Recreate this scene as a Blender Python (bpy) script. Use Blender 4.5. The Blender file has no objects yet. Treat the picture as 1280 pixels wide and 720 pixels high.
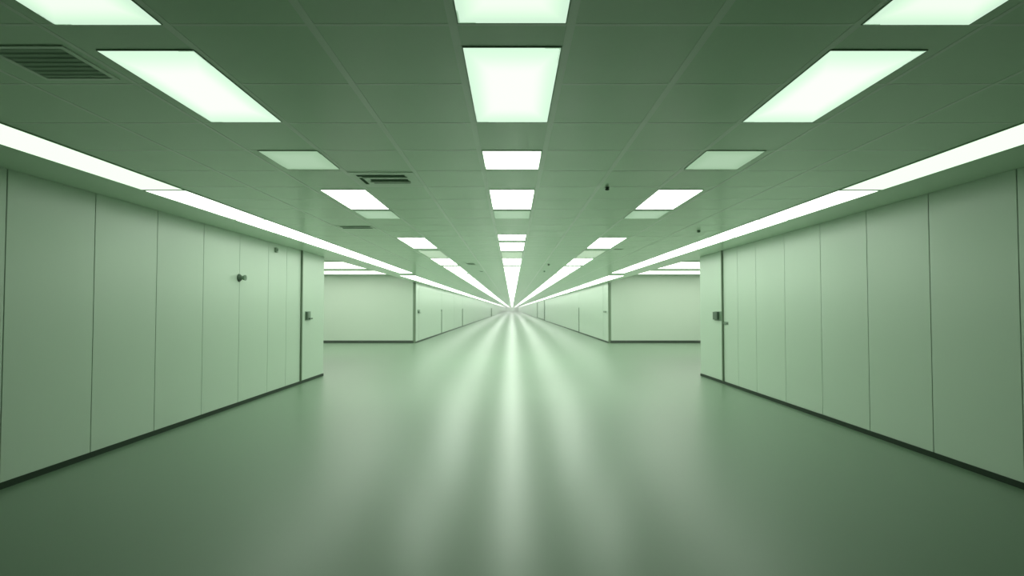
import bpy, bmesh, math
from mathutils import Vector, Matrix

scene = bpy.context.scene
C = scene.collection

# ------------------------------------------------------------------ sizes
H = 2.685          # ceiling of the main hall
W = 4.26           # half width of the hall
YB = -1.0          # end of the room behind the camera
Y1 = 12.5          # where the side halls begin
Y2 = 24.5          # where the side halls end
YE = 360.0         # far end of the corridor
HS = 3.03          # ceiling of the side halls
XS = 12.0          # how far the side halls reach

# ------------------------------------------------------------------ materials
def mat(name, col, rough=0.5, spec=0.5, noise=0.0, nscale=3.0, metal=0.0, bump=0.0, rough_var=0.0, ior=1.5):
    m = bpy.data.materials.new(name)
    m.use_nodes = True
    nt = m.node_tree
    p = nt.nodes['Principled BSDF']
    p.inputs['Base Color'].default_value = (*col, 1)
    p.inputs['Roughness'].default_value = rough
    p.inputs['Specular IOR Level'].default_value = spec
    p.inputs['IOR'].default_value = ior
    p.inputs['Metallic'].default_value = metal
    if noise or bump or rough_var:
        tc = nt.nodes.new('ShaderNodeTexCoord')
        nz = nt.nodes.new('ShaderNodeTexNoise')
        nz.inputs['Scale'].default_value = nscale
        nz.inputs['Detail'].default_value = 3
        nt.links.new(tc.outputs['Object'], nz.inputs['Vector'])
        if noise:
            mx = nt.nodes.new('ShaderNodeMix'); mx.data_type = 'RGBA'
            mx.inputs[6].default_value = (*[c * (1 - noise) for c in col], 1)
            mx.inputs[7].default_value = (*[min(1, c * (1 + noise)) for c in col], 1)
            nt.links.new(nz.outputs['Fac'], mx.inputs[0])
            nt.links.new(mx.outputs[2], p.inputs['Base Color'])
        if rough_var:
            mr = nt.nodes.new('ShaderNodeMapRange')
            mr.inputs['To Min'].default_value = rough - rough_var
            mr.inputs['To Max'].default_value = rough + rough_var
            nt.links.new(nz.outputs['Fac'], mr.inputs['Value'])
            nt.links.new(mr.outputs['Result'], p.inputs['Roughness'])
        if bump:
            b = nt.nodes.new('ShaderNodeBump')
            b.inputs['Strength'].default_value = bump
            b.inputs['Distance'].default_value = 0.002
            nt.links.new(nz.outputs['Fac'], b.inputs['Height'])
            nt.links.new(b.outputs['Normal'], p.inputs['Normal'])
    return m

def glow(name, edge, core, strength):
    """Diffuser of a lamp: the tubes behind it make the middle brighter than the rim."""
    m = bpy.data.materials.new(name)
    m.use_nodes = True
    nt = m.node_tree
    nt.nodes.clear()
    out = nt.nodes.new('ShaderNodeOutputMaterial')
    em = nt.nodes.new('ShaderNodeEmission')
    em.inputs['Strength'].default_value = strength
    tc = nt.nodes.new('ShaderNodeTexCoord')
    mp = nt.nodes.new('ShaderNodeMapping'); mp.vector_type = 'POINT'
    mp.inputs['Location'].default_value = (-1, -1, 0)
    mp.inputs['Scale'].default_value = (2, 2, 0)
    nt.links.new(tc.outputs['Generated'], mp.inputs['Vector'])
    sp = nt.nodes.new('ShaderNodeSeparateXYZ')
    nt.links.new(mp.outputs[0], sp.inputs[0])
    ab = []
    for k in (0, 1):
        a = nt.nodes.new('ShaderNodeMath'); a.operation = 'ABSOLUTE'
        nt.links.new(sp.outputs[k], a.inputs[0]); ab.append(a)
    mx = nt.nodes.new('ShaderNodeMath'); mx.operation = 'MAXIMUM'
    nt.links.new(ab[0].outputs[0], mx.inputs[0]); nt.links.new(ab[1].outputs[0], mx.inputs[1])
    mr = nt.nodes.new('ShaderNodeMapRange'); mr.interpolation_type = 'SMOOTHSTEP'
    mr.inputs['From Min'].default_value = 1.0
    mr.inputs['From Max'].default_value = 0.45
    nt.links.new(mx.outputs[0], mr.inputs['Value'])
    cm = nt.nodes.new('ShaderNodeMix'); cm.data_type = 'RGBA'
    cm.inputs[6].default_value = (*edge, 1)
    cm.inputs[7].default_value = (*core, 1)
    nt.links.new(mr.outputs['Result'], cm.inputs[0])
    nt.links.new(cm.outputs[2], em.inputs['Color'])
    nt.links.new(em.outputs[0], out.inputs['Surface'])
    return m

M = {}
M['floor'] = mat('polished_floor', (0.13, 0.215, 0.135), 0.345, 0.5, 0.015, 0.35, ior=1.68)
M['wall'] = mat('wall_panel_laminate', (0.54, 0.65, 0.54), 0.35, 0.5, 0.015, 0.8, ior=1.75)
M['backing'] = mat('joint_backing', (0.05, 0.10, 0.06), 0.7, 0.2, 0.05, 5)
M['joint'] = mat('pale_joint', (0.20, 0.30, 0.20), 0.6, 0.3, 0.03, 5)
M['tile'] = mat('ceiling_tile', (0.74, 0.89, 0.72), 0.22, 0.5, 0.02, 40, ior=2.0)
M['tee'] = mat('ceiling_tee_bar', (0.93, 0.98, 0.91), 0.24, 0.5, 0.0, 4, ior=2.3)
M['base'] = mat('dark_baseboard', (0.010, 0.030, 0.013), 0.6, 0.25, 0.05, 6)
M['post'] = mat('grey_corner_trim', (0.13, 0.19, 0.12), 0.6, 0.25, 0.05, 6)
M['frame'] = mat('lamp_frame', (0.30, 0.42, 0.30), 0.5, 0.4, 0.02, 4)
M['vent'] = mat('vent_plate', (0.88, 0.96, 0.86), 0.26, 0.5, 0.0, 6, ior=2.0)
M['well'] = mat('grille_shadow_paint', (0.22, 0.32, 0.23), 0.5, 0.4, 0.03, 6)
M['blade'] = mat('grille_blade_paint', (0.38, 0.50, 0.38), 0.4, 0.5, 0.03, 6)
M['slot'] = mat('vent_slot', (0.08, 0.14, 0.085), 0.8, 0.1, 0.05, 6)
M['darkmetal'] = mat('dark_metal', (0.05, 0.10, 0.055), 0.45, 0.4, 0.05, 8)
M['midmetal'] = mat('grey_metal', (0.16, 0.25, 0.17), 0.4, 0.4, 0.05, 8)
M['black'] = mat('black_plastic', (0.006, 0.015, 0.008), 0.5, 0.3, 0.05, 8)
M['front'] = mat('bounce_absorber', (0.04, 0.07, 0.045), 0.7, 0.3, 0.03, 2)  # dark finish added on unseen surfaces around the camera to absorb bounced light
M['pale'] = mat('pale_plastic', (0.28, 0.38, 0.28), 0.5, 0.4, 0.03, 8)

# output of the tubes along the hall: set weak in front, stronger further down to shape the light gradient
OUT = ((2.4, 0.93), (4.0, 1.0), (5.4, 1.8), (7.25, 5.0), (9.0, 9.0), (18.2, 9.5), (999, 5.2))
OUT_STRIP = ((5.4, 1.0), (7.2, 2.6), (9.0, 4.6), (10.8, 4.8), (18.2, 4.8), (999, 3.8))
def lamp_mat(kind, y):
    if kind == 'unlit_glow':  # switched-off panels: weak glow added in place of the light they reflect
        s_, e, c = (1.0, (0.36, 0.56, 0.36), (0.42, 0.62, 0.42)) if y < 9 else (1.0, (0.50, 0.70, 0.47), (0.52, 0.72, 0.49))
    elif kind == 'side':
        s_, e, c = 3.2, (1.0, 1.08, 0.93), (1.0, 1.08, 0.93)
    else:
        s_ = next(v for lim, v in (OUT_STRIP if kind == 'strip' else OUT) if y < lim)
        g_ = 1.30 if s_ < 1.5 else (1.22 if s_ < 2.5 else 1.16)
        e = (1.0, g_, 0.97) if (kind == 'strip' or s_ > 1.5) else (0.72, 1.0, 0.76)
        c = (1.0, g_, 0.97)
    key = 'diffuser_%s_%d' % (kind if s_ < 1.5 or kind in ('unlit_glow', 'side') else 'row', int(100*s_) + (1 if y > 9 and kind == 'unlit_glow' else 0))
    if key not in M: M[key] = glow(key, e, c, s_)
    return M[key]

# ------------------------------------------------------------------ mesh helpers
def box(bm, x0, x1, y0, y1, z0, z1, mi=0, bevel=0.0):
    vs = [bm.verts.new(v) for v in ((x0,y0,z0),(x1,y0,z0),(x1,y1,z0),(x0,y1,z0),(x0,y0,z1),(x1,y0,z1),(x1,y1,z1),(x0,y1,z1))]
    fs = [bm.faces.new([vs[i] for i in f]) for f in ((3,2,1,0),(4,5,6,7),(0,1,5,4),(1,2,6,5),(2,3,7,6),(3,0,4,7))]
    for f in fs: f.material_index = mi
    if bevel:
        es = list({e for f in fs for e in f.edges})
        bmesh.ops.bevel(bm, geom=es, offset=bevel, segments=2, profile=0.7, affect='EDGES')
    return fs

def lathe(bm, prof, mtx, n=24, mi=0):
    rings = []
    for r, z in prof:
        if r < 1e-6:
            rings.append([bm.verts.new(mtx @ Vector((0, 0, z)))])
        else:
            rings.append([bm.verts.new(mtx @ Vector((r*math.cos(2*math.pi*k/n), r*math.sin(2*math.pi*k/n), z))) for k in range(n)])
    for a, b in zip(rings, rings[1:]):
        for k in range(n):
            k2 = (k+1) % n
            if len(a) == 1: vs = [a[0], b[k2], b[k]]
            elif len(b) == 1: vs = [a[k], a[k2], b[0]]
            else: vs = [a[k], a[k2], b[k2], b[k]]
            f = bm.faces.new(vs); f.smooth = True; f.material_index = mi
    bmesh.ops.recalc_face_normals(bm, faces=bm.faces[:])

def obj(name, bm, mats, parent=None, loc=None):
    me = bpy.data.meshes.new(name)
    bm.normal_update()
    bm.to_mesh(me); bm.free()
    for m in (mats if isinstance(mats, (list, tuple)) else [mats]):
        me.materials.append(m)
    o = bpy.data.objects.new(name, me)
    C.objects.link(o)
    if parent: o.parent = parent
    if loc: o.location = loc
    return o

def one(name, m, b, parent=None, bevel=0.0, loc=None):
    bm = bmesh.new(); box(bm, *b, bevel=bevel)
    return obj(name, bm, m, parent, loc)

def struct(o):
    o['kind'] = 'structure'; return o

def thing(name, label, cat, loc, group=None, rz=0.0):
    o = bpy.data.objects.new(name, None); C.objects.link(o)
    o.empty_display_size = 0.1
    o.location = loc; o.rotation_euler = (0, 0, rz)
    o['label'] = label; o['category'] = cat
    if group: o['group'] = group
    return o

# ------------------------------------------------------------------ floor and ceilings
bm = bmesh.new()
box(bm, -XS-0.2, XS+0.2, YB-0.2, YE+0.2, -0.2, 0.0)
struct(obj('floor', bm, M['floor']))

bm = bmesh.new()
box(bm, -W, W, YB, YE, H, 3.25)
ceil = struct(obj('ceiling', bm, M['tile']))
# lay-in grid: long tees follow the hall, cross tees every 0.61 m
bm = bmesh.new()
zt = H - 0.0016
for x in (0.246, 0.840, 1.440, 1.975, 2.54):
    for s in (-1, 1):
        w = 0.018 if x < 1.6 else 0.011
        box(bm, s*x-w, s*x+w, YB, 120, zt, H+0.002)
for k in range(-7, 60):
    y = 2.268 + 0.609*k
    if y < YB + 0.1: continue
    box(bm, -3.2, 3.2, y-0.009, y+0.009, zt+0.0008, H+0.002)
g = obj('tee_grid', bm, M['tee'], ceil)
for s, nm in ((-1, 'left'), (1, 'right')):
    a, b = sorted((s*(W+0.001), s*(XS)))
    struct(one('ceiling_side_'+nm, M['tile'], (a, b, Y1-0.15, Y2+0.15, HS, HS+0.15)))

# ------------------------------------------------------------------ near panelled walls
joints = [-0.37, 0.63, 1.63, 2.63, 3.63, 4.63, 5.62, 6.61, 7.61, 8.62, 9.64, 10.42, 11.12]
def near_wall(s, side):
    x = s*W
    a, b = sorted((x + s*0.012, x + s*0.14))
    bm = bmesh.new()
    box(bm, a, b, YB, 11.12, 0, H)
    wl = struct(obj('wall_'+side, bm, M['backing']))
    ys = [YB] + joints
    for y0, y1 in zip(ys, ys[1:]):
        gp = 0.009 if y1 < 8 else 0.007
        a, b = sorted((x, x + s*0.012))
        one('wall_panel', M['wall'] if y1 > 1 else M['front'], (a, b, y0+gp/2+0.001, y1-gp/2-0.001, 0.055, H), wl, bevel=0.002)  # unseen panels beside the camera are darkened to soak up light
    # jamb and full height door leaf at the end of the wall
    a, b = sorted((x - s*0.028, x + s*0.14))
    struct(one('trim_jamb_'+side, M['post'], (a, b, 11.121, 11.165, 0.055, H), bevel=0.003))
    a, b = sorted((x, x + s*0.14))
    dr = struct(one('door_%d' % (1 if s < 0 else 2), M['wall'], (a, b, 11.166, 12.50, 0.055, H), bevel=0.004))
    a, b = sorted((x - s*0.010, x + s*0.14))
    struct(one('baseboard_'+side, M['base'], (a, b, YB, 12.50, 0, 0.055)))
    # wall of the side hall that turns away behind the door
    a, b = sorted((x + s*0.141, s*XS))
    struct(one('wall_hall_near_'+side, M['wall'], (a, b, Y1-0.14, Y1, 0, HS)))
    return dr
doorL = near_wall(-1, 'left')
doorR = near_wall(1, 'right')

# door hardware: lever lock on the left leaf, box lock on the right one
xw = -W
lk = one('lock_plate', M['midmetal'], (xw, xw+0.012, 11.37, 11.66, 1.27, 1.455), doorL, bevel=0.003)
bm = bmesh.new()
box(bm, xw+0.012, xw+0.045, 11.385, 11.455, 1.285, 1.445, bevel=0.006)
obj('lock_case', bm, M['darkmetal'], doorL)
bm = bmesh.new()
lathe(bm, [(0, 0), (0.016, 0), (0.016, 0.05), (0, 0.05)], Matrix.Translation((xw+0.012, 11.50, 1.305)) @ Matrix.Rotation(math.pi/2, 4, 'Y'), 16)
box(bm, xw+0.048, xw+0.064, 11.48, 11.64, 1.29, 1.318, bevel=0.005)
obj('door_handle', bm, M['darkmetal'], doorL)

xw = W
one('lock_plate', M['midmetal'], (xw-0.010, xw, 11.22, 11.60, 1.26, 1.455), doorR, bevel=0.003)
bm = bmesh.new()
box(bm, xw-0.055, xw-0.010, 11.33, 11.58, 1.285, 1.445, bevel=0.008)
obj('lock_case', bm, M['darkmetal'], doorR)
# slim latch on the narrow panel next to the jamb
t = thing('wall_latch', 'slim grey latch on the right wall just outside the door jamb', 'latch', (W, 10.98, 1.22))
one('latch_plate', M['midmetal'], (-0.006, 0, -0.10, 0.10, -0.03, 0.03), t, bevel=0.002)
one('latch_bar', M['midmetal'], (-0.022, -0.006, -0.06, 0.12, -0.010, 0.010), t, bevel=0.003)

# ------------------------------------------------------------------ side halls
for s, side in ((-1, 'left'), (1, 'right')):
    x = s*W
    a, b = sorted((x + s*0.14, s*XS))
    struct(one('wall_hall_far_'+side, M['wall'], (a, b, Y2, Y2+0.14, 0, HS)))
    a, b = sorted((s*XS, s*(XS+0.14)))
    struct(one('wall_hall_end_'+side, M['wall'], (a, b, Y1-0.14, Y2+0.14, 0, HS)))
    a, b = sorted((x + s*0.05, s*XS))
    struct(one('baseboard_hall_far_'+side, M['base'], (a, b, Y2-0.012, Y2, 0, 0.115)))
    # dark trim on the outside corner
    a, b = sorted((x + s*0.02, x + s*0.10))
    struct(one('trim_corner_'+side, M['post'], (a, b, Y2-0.014, Y2-0.001, 0.0, H-0.002), bevel=0.003))

# ------------------------------------------------------------------ far corridor walls
def far_wall(s, side, js):
    x = s*W
    a, b = sorted((x + s*0.010, x + s*0.14))
    wl = struct(one('wall_far_'+side, M['joint'], (a, b, Y2, YE, 0, H)))
    ys = [Y2] + js + [YE]
    a, b = sorted((x, x + s*0.010))
    for y0, y1 in zip(ys, ys[1:]):
        gp = 0.05
        one('wall_panel', M['wall'], (a, b, y0 + (0 if y0 == Y2 else gp/2), y1 - gp/2, 0.07, H), wl)
    a, b = sorted((x - s*0.010, x + s*0.010))
    struct(one('baseboard_far_'+side, M['base'], (a, b, Y2, YE, 0, 0.065)))
    return wl
wfl = far_wall(-1, 'left', [25.3, 33.4, 40.5, 47.4, 62, 80, 113, 150, 200, 260])
wfr = far_wall(1, 'right', [25.8, 35.0, 39.5, 54.0, 72, 92, 130, 180, 240])
# pair of dark posts with a threshold far down the right wall, single posts on the left
def post(name, s, y0, y1, z1, dep=0.12):
    a, b = sorted((s*W, s*(W-dep)))
    return struct(one(name, M['post'], (a, b, y0, y1, 0, z1), bevel=0.005))
post('trim_1', 1, 71.5, 71.9, H-0.1, 0.10)
post('trim_2', 1, 91.4, 91.9, H-0.1, 0.12)
struct(one('trim_3', M['post'], (W-0.05, W-0.011, 71.9, 91.4, 0, 0.16)))
post('trim_4', -1, 47.2, 47.4, 1.55, 0.05)
post('trim_5', -1, 112.6, 113.2, 1.7, 0.16)
post('trim_6', 1, 35.0, 35.12, 1.6, 0.03)
post('trim_7', -1, 33.3, 33.40, 1.35, 0.03)

# small readers / handles on the far corridor walls
def reader(loc, s, label, w=0.12, h=0.10, lever=True):
    t = thing('wall_handle', label, 'handle', loc)
    a, b = sorted((0, -s*0.03))
    one('handle_plate', M['midmetal'], (a, b, -w/2, w/2, -h/2, h/2), t, bevel=0.004)
    if lever:
        bm = bmesh.new()
        a, b = sorted((-s*0.03, -s*0.07))
        box(bm, a, b, -w/2, -w/2+0.03, -h/2, 0.01, bevel=0.004)
        a, b = sorted((-s*0.055, -s*0.07))
        box(bm, a, b, -w/2, w/2+0.05, -h/2, -h/2+0.025, bevel=0.004)
        obj('lever', bm, M['darkmetal'], t)
    return t
reader((-W, 25.15, 1.40), -1, 'small dark handle near the corner where the far left corridor wall begins', 0.5, 0.16)
reader((-W, 33.35, 1.42), -1, 'tiny dark handle further down the left corridor wall above a faint joint', 0.35, 0.12, False)
reader((W, 25.3, 1.385), 1, 'small dark bar handle near the corner where the far right corridor wall begins', 0.7, 0.075, False)

struct(one('wall_back', M['wall'], (-W-0.14, W+0.14, YE, YE+0.14, 0, 3.25)))
struct(one('wall_front', M['front'], (-W-0.14, W+0.14, YB-0.14, YB, 0, 3.25)))  # out of view, kept dark and close to cut bounce light

# ------------------------------------------------------------------ wall devices, left
t = thing('wall_beacon', 'small dark beacon with a flared head sticking out of the left wall panels', 'beacon', (-W, 8.60, 1.99))
bm = bmesh.new()
R = Matrix.Rotation(math.pi/2, 4, 'Y')
lathe(bm, [(0, 0), (0.062, 0), (0.062, 0.010), (0.052, 0.022), (0.028, 0.050), (0, 0.050)], R, 28)
obj('mounting_cone', bm, M['darkmetal'], t)
bm = bmesh.new()
lathe(bm, [(0, 0.044), (0.028, 0.044), (0.028, 0.055), (0.044, 0.095), (0.044, 0.105), (0.034, 0.105), (0, 0.085)], R, 28)
obj('flared_head', bm, M['midmetal'], t)

t = thing('wall_sensor', 'small pale sensor box high on the left wall beneath the ceiling edge', 'sensor', (-W, 9.92, 2.565))
one('sensor_body', M['pale'], (0, 0.035, -0.04, 0.04, -0.045, 0.045), t, bevel=0.008)
bm = bmesh.new()
lathe(bm, [(0, 0.034), (0.02, 0.034), (0.014, 0.046), (0, 0.05)], R, 16)
obj('lens', bm, M['midmetal'], t)

# ------------------------------------------------------------------ ceiling luminaires
def lamp(x0, x1, y0, y1, m, label, group=None, z=H, name='ceiling_light', cat='ceiling light', fr=0.010, drop=0.009):
    cx, cy = (x0+x1)/2, (y0+y1)/2
    t = thing(name, label, cat, (cx, cy, z), group)
    hx, hy = (x1-x0)/2, (y1-y0)/2
    bm = bmesh.new()
    # four sided frame, hollow in the middle
    for b in ((-hx, hx, -hy, -hy+fr), (-hx, hx, hy-fr, hy), (-hx, -hx+fr, -hy+fr, hy-fr), (hx-fr, hx, -hy+fr, hy-fr)):
        box(bm, b[0], b[1], b[2], b[3], -drop+0.004, 0)
    obj('lamp_frame', bm, M['frame'], t)
    bm = bmesh.new()
    # shallow pillowed diffuser
    n = 6
    q = fr*0.35 if fr < 0.015 else fr*0.8
    gx = [-hx+q + (2*hx-2*q)*i/n for i in range(n+1)]
    gy = [-hy+q + (2*hy-2*q)*i/n for i in range(n+1)]
    grid = []
    for j, yy in enumerate(gy):
        row = []
        for i, xx in enumerate(gx):
            e = min(i, n-i, j, n-j)
            row.append(bm.verts.new((xx, yy, -drop + (0.004 if e == 0 else 0.0))))
        grid.append(row)
    for j in range(n):
        for i in range(n):
            bm.faces.new([grid[j][i], grid[j+1][i], grid[j+1][i+1], grid[j][i+1]])
    obj('diffuser', bm, lamp_mat(m, y0), t)
    return t

ctr = [ # y0, y1, material, label
    (1.65, 2.248, 'row', 'large lit panel in the centre row cut off by the top edge of the view'),
    (2.457, 3.455, 'row', 'largest whole lit panel of the centre row, nearest complete one overhead'),
    (4.088, 4.629, 'row', 'short bright panel in the centre row level with two unlit side panels'),
    (5.439, 6.486, 'row', 'bright centre row panel with an unlit panel directly behind it'),
    (6.592, 7.176, 'unlit_glow', 'unlit pale green centre row panel touching the back of a bright one'),
    (8.718, 9.426, 'row', 'thin bright centre row panel, front one of a close pair'),
    (9.766, 11.10, 'row', 'bright centre row panel, rear one of a close pair'),
    (11.41, 12.65, 'unlit_glow', 'faint unlit centre row panel just behind the close bright pair'),
    (12.85, 14.71, 'row', 'bright centre row panel just beyond the faint unlit far one'),
    (15.26, 17.95, 'row', 'last separate centre row panel before the row becomes one line'),
]
for y0, y1, m, lb in ctr:
    lamp(-0.225, 0.225, y0, y1, m, lb, 'ceiling panels of the centre row')
sidep = [
    (1.66, 2.262, 'row', 'large lit panel in the %s row cut off by the top edge of the view'),
    (2.487, 3.455, 'row', 'largest whole lit slanting panel in the %s row of ceiling panels'),
    (4.088, 4.629, 'unlit_glow', 'larger unlit pale green panel in the %s row, behind its biggest lit one'),
    (5.439, 6.486, 'row', 'bright panel in the %s row between its two unlit green panels'),
    (6.592, 7.176, 'unlit_glow', 'smaller unlit green panel touching the back of a bright %s row one'),
    (9.11, 10.66, 'row', 'bright isolated panel in the %s row midway down the ceiling'),
    (11.10, 12.60, 'unlit_glow', 'very faint unlit panel in the %s row behind its isolated bright one'),
    (12.85, 14.71, 'row', 'first small bright panel of the far %s row after the faint one'),
    (15.26, 17.95, 'row', 'last separate panel of the %s row before it merges to a line'),
]
for s, side in ((-1, 'left'), (1, 'right')):
    for y0, y1, m, lb in sidep:
        a, b = sorted((s*1.452, s*1.90))
        lamp(a, b, y0, y1, m, lb % side, 'ceiling panels of the %s row' % side)
ordn = ['', 'nearest, cut off by the frame edge', 'first whole one', 'second whole one', 'third whole one', 'fourth whole one',
        'fifth whole one', 'sixth whole one', 'last one by the gap']
for s, side in ((-1, 'left'), (1, 'right')):
    for k in range(1, 9):
        y0 = 1.85 + 1.8*k
        a, b = sorted((s*3.24, s*3.675))
        lamp(a, b, (y0 if k > 1 else 3.2)+0.012, y0+1.8-0.012, 'strip',
             'glowing strip light segment above the %s wall, %s' % (side, ordn[k]),
             'strip lights along the %s wall' % side, name='ceiling_strip_light', cat='strip light', fr=0.018)

# continuous rows beyond: too small to show a frame, one mesh each
def far_lamp_mesh(hx, hy, name, m):
    bm = bmesh.new()
    fs = box(bm, -hx, hx, -hy, hy, -0.012, 0, 1)
    fs[0].material_index = 0
    me = bpy.data.meshes.new(name); bm.to_mesh(me); bm.free()
    me.materials.append(lamp_mat(m, 50)); me.materials.append(M['frame'])
    return me
me_p = far_lamp_mesh(0.224, 1.865, 'ceiling_light', 'row')
for cx, side in ((-1.676, 'left'), (0.0, 'centre'), (1.676, 'right')):
    for k in range(91):
        o = bpy.data.objects.new('ceiling_light', me_p); C.objects.link(o)
        o.location = (cx, 18.25 + 1.875 + 3.75*k, H)
        o['label'] = 'lit panel merged into the unbroken far end of the %s ceiling row' % side
        o['category'] = 'ceiling light'
        o['group'] = 'merged far panels of the %s row' % side
me_s = far_lamp_mesh(0.27, 1.197, 'strip_light', 'strip')
for s, side in ((-1, 'left'), (1, 'right')):
    for k in range(141):
        o = bpy.data.objects.new('ceiling_strip_light', me_s); C.objects.link(o)
        o.location = (s*3.66, 19.3 + 1.2 + 2.4*k, H)
        o['label'] = 'strip light in the far line over the %s corridor wall beyond the side hall' % side
        o['category'] = 'strip light'
        o['group'] = 'far strip lights over the %s corridor wall' % side

# luminous panels in the side halls
for s, side in ((-1, 'left'), (1, 'right')):
    a, b = sorted((s*4.7, s*10.5))
    lamp(a, b, 17.6, 20.5, 'side', 'wide bright ceiling panel in the %s side hall, nearer one' % side, 'side hall panels %s' % side, z=HS, fr=0.03, drop=0.03)
    lamp(a, b, 21.7, 23.7, 'side', 'wide bright ceiling panel in the %s side hall, beside its back wall' % side, 'side hall panels %s' % side, z=HS, fr=0.03, drop=0.03)

# ------------------------------------------------------------------ air vents
def square_vent(cx, cy, hw, hl, label, lips, slots):
    t = thing('air_vent', label, 'air vent', (cx, cy, H))
    bm = bmesh.new()
    # raised rim in four pieces around a thin plate
    box(bm, -hw, hw, -hl, hl, -0.004, 0)
    obj('vent_plate', bm, M['vent'], t)
    for (x0, x1, y0, y1) in lips:
        one('vent_lip', M['tee'], (x0, x1, y0, y1, -0.012, -0.004), t, bevel=0.0015)
    for (x0, x1, y0, y1) in slots:
        one('vent_slot', M['slot'], (x0, x1, y0, y1, -0.006, -0.0035), t)
    return t
square_vent(-1.14, 5.02, 0.285, 0.28, 'square pale air vent with dark slots beside the left row of panels',
            [(-0.20, 0.20, -0.115, -0.075), (-0.17, 0.20, 0.05, 0.075)],
            [(-0.235, 0.19, -0.19, -0.135), (-0.15, 0.19, -0.03, 0.035), (-0.235, -0.205, -0.08, 0.16), (-0.15, 0.19, 0.10, 0.13)])
def grille(cx, cy, hw, hl, label, n=2):
    t = thing('ceiling_grille', label, 'air vent', (cx, cy, H))
    one('grille_plate', M['vent'], (-hw, hw, -hl, hl, -0.004, 0), t)
    for k in range(n):
        y = -hl + 2*hl*(k+0.5)/n
        one('grille_slot', M['slot'], (-hw*0.86, hw*0.86, y-hl/n*0.45, y+hl/n*0.45, -0.007, -0.0035), t)
    return t
grille(-2.25, 7.95, 0.25, 0.13, 'narrow slotted grille between the left panel row and left strip light')
grille(-1.08, 14.45, 0.12, 0.30, 'tiny far ceiling grille between the centre and left panel rows')
grille(-0.96, 17.3, 0.05, 0.35, 'tiniest farthest ceiling grille between the centre and left panel rows', 1)
grille(2.10, 10.9, 0.09, 0.08, 'tiny faint ceiling grille just outside the right panel row', 1)
# dark return grille in the top left of the ceiling
t = thing('ceiling_grille', 'dark square return grille with a pale rim at the upper left ceiling', 'air vent', (-2.21, 2.63, H))
one('grille_well', M['well'], (-0.165, 0.165, -0.16, 0.16, -0.003, 0), t)
for b in ((-0.19, 0.19, -0.185, -0.16), (-0.19, 0.19, 0.16, 0.185), (-0.19, -0.165, -0.16, 0.16), (0.165, 0.19, -0.16, 0.16)):
    one('grille_rim', M['tee'], (*b, -0.006, 0), t, bevel=0.002)
for k in range(7):
    y = -0.14 + 0.28*k/6
    one('grille_blade', M['blade'], (-0.163, 0.163, y-0.014, y+0.012, -0.0045, -0.003), t)

# ------------------------------------------------------------------ sprinklers
def sprinkler(x, y, r, label, m='black'):
    t = thing('ceiling_sprinkler', label, 'sprinkler', (x, y, H))
    bm = bmesh.new()
    lathe(bm, [(0, 0), (r*1.15, 0), (r*1.15, -0.006), (r*0.5, -0.010), (r*0.5, -0.02)], Matrix(), 24)
    obj('escutcheon', bm, M['darkmetal'] if m == 'black' else M['midmetal'], t)
    bm = bmesh.new()
    lathe(bm, [(0, -0.012), (r*0.8, -0.013), (r*1.1, -0.020), (r*1.0, -0.028), (0, -0.034)], Matrix(), 24)
    obj('sprinkler_head', bm, M[m], t)
sprinkler(0.925, 5.33, 0.019, 'darkest and nearest round sprinkler head between centre and right rows')
sprinkler(0.965, 14.5, 0.028, 'small dark sprinkler head far down between centre and right rows')
sprinkler(1.00, 17.1, 0.024, 'tiniest sprinkler head, farthest one between centre and right rows', 'midmetal')
sprinkler(2.81, 8.28, 0.024, 'faint grey sprinkler head beside the right strip light', 'midmetal')

# ------------------------------------------------------------------ world, camera, view
w = bpy.data.worlds.new('world'); scene.world = w
w.use_nodes = True
w.node_tree.nodes['Background'].inputs[0].default_value = (0.5, 0.8, 0.55, 1)
w.node_tree.nodes['Background'].inputs[1].default_value = 0.0
# thin haze that fills the whole place and softens the far end of the corridor
vs = w.node_tree.nodes.new('ShaderNodeVolumeScatter')
vs.inputs['Color'].default_value = (0.86, 1.0, 0.85, 1)
vs.inputs['Density'].default_value = 0.006
vs.inputs['Anisotropy'].default_value = 0.2
w.node_tree.links.new(vs.outputs[0], w.node_tree.nodes['World Output'].inputs['Volume'])

cam = bpy.data.cameras.new('camera'); co = bpy.data.objects.new('camera', cam); C.objects.link(co)
f = 690.0
cam.sensor_width = 36; cam.lens = 36*f/1280
cam.shift_y = 6.5/1280
cam.clip_end = 1000; cam.clip_start = 0.05
co.location = (0, 0, 1.5)
co.rotation_euler = (math.pi/2 + math.atan(20/f), 0, 0)
scene.camera = co

scene.view_settings.view_transform = 'Standard'
scene.view_settings.look = 'None'
scene.view_settings.gamma = 1.0
scene.view_settings.use_curve_mapping = False
scene.view_settings.exposure = 0.0
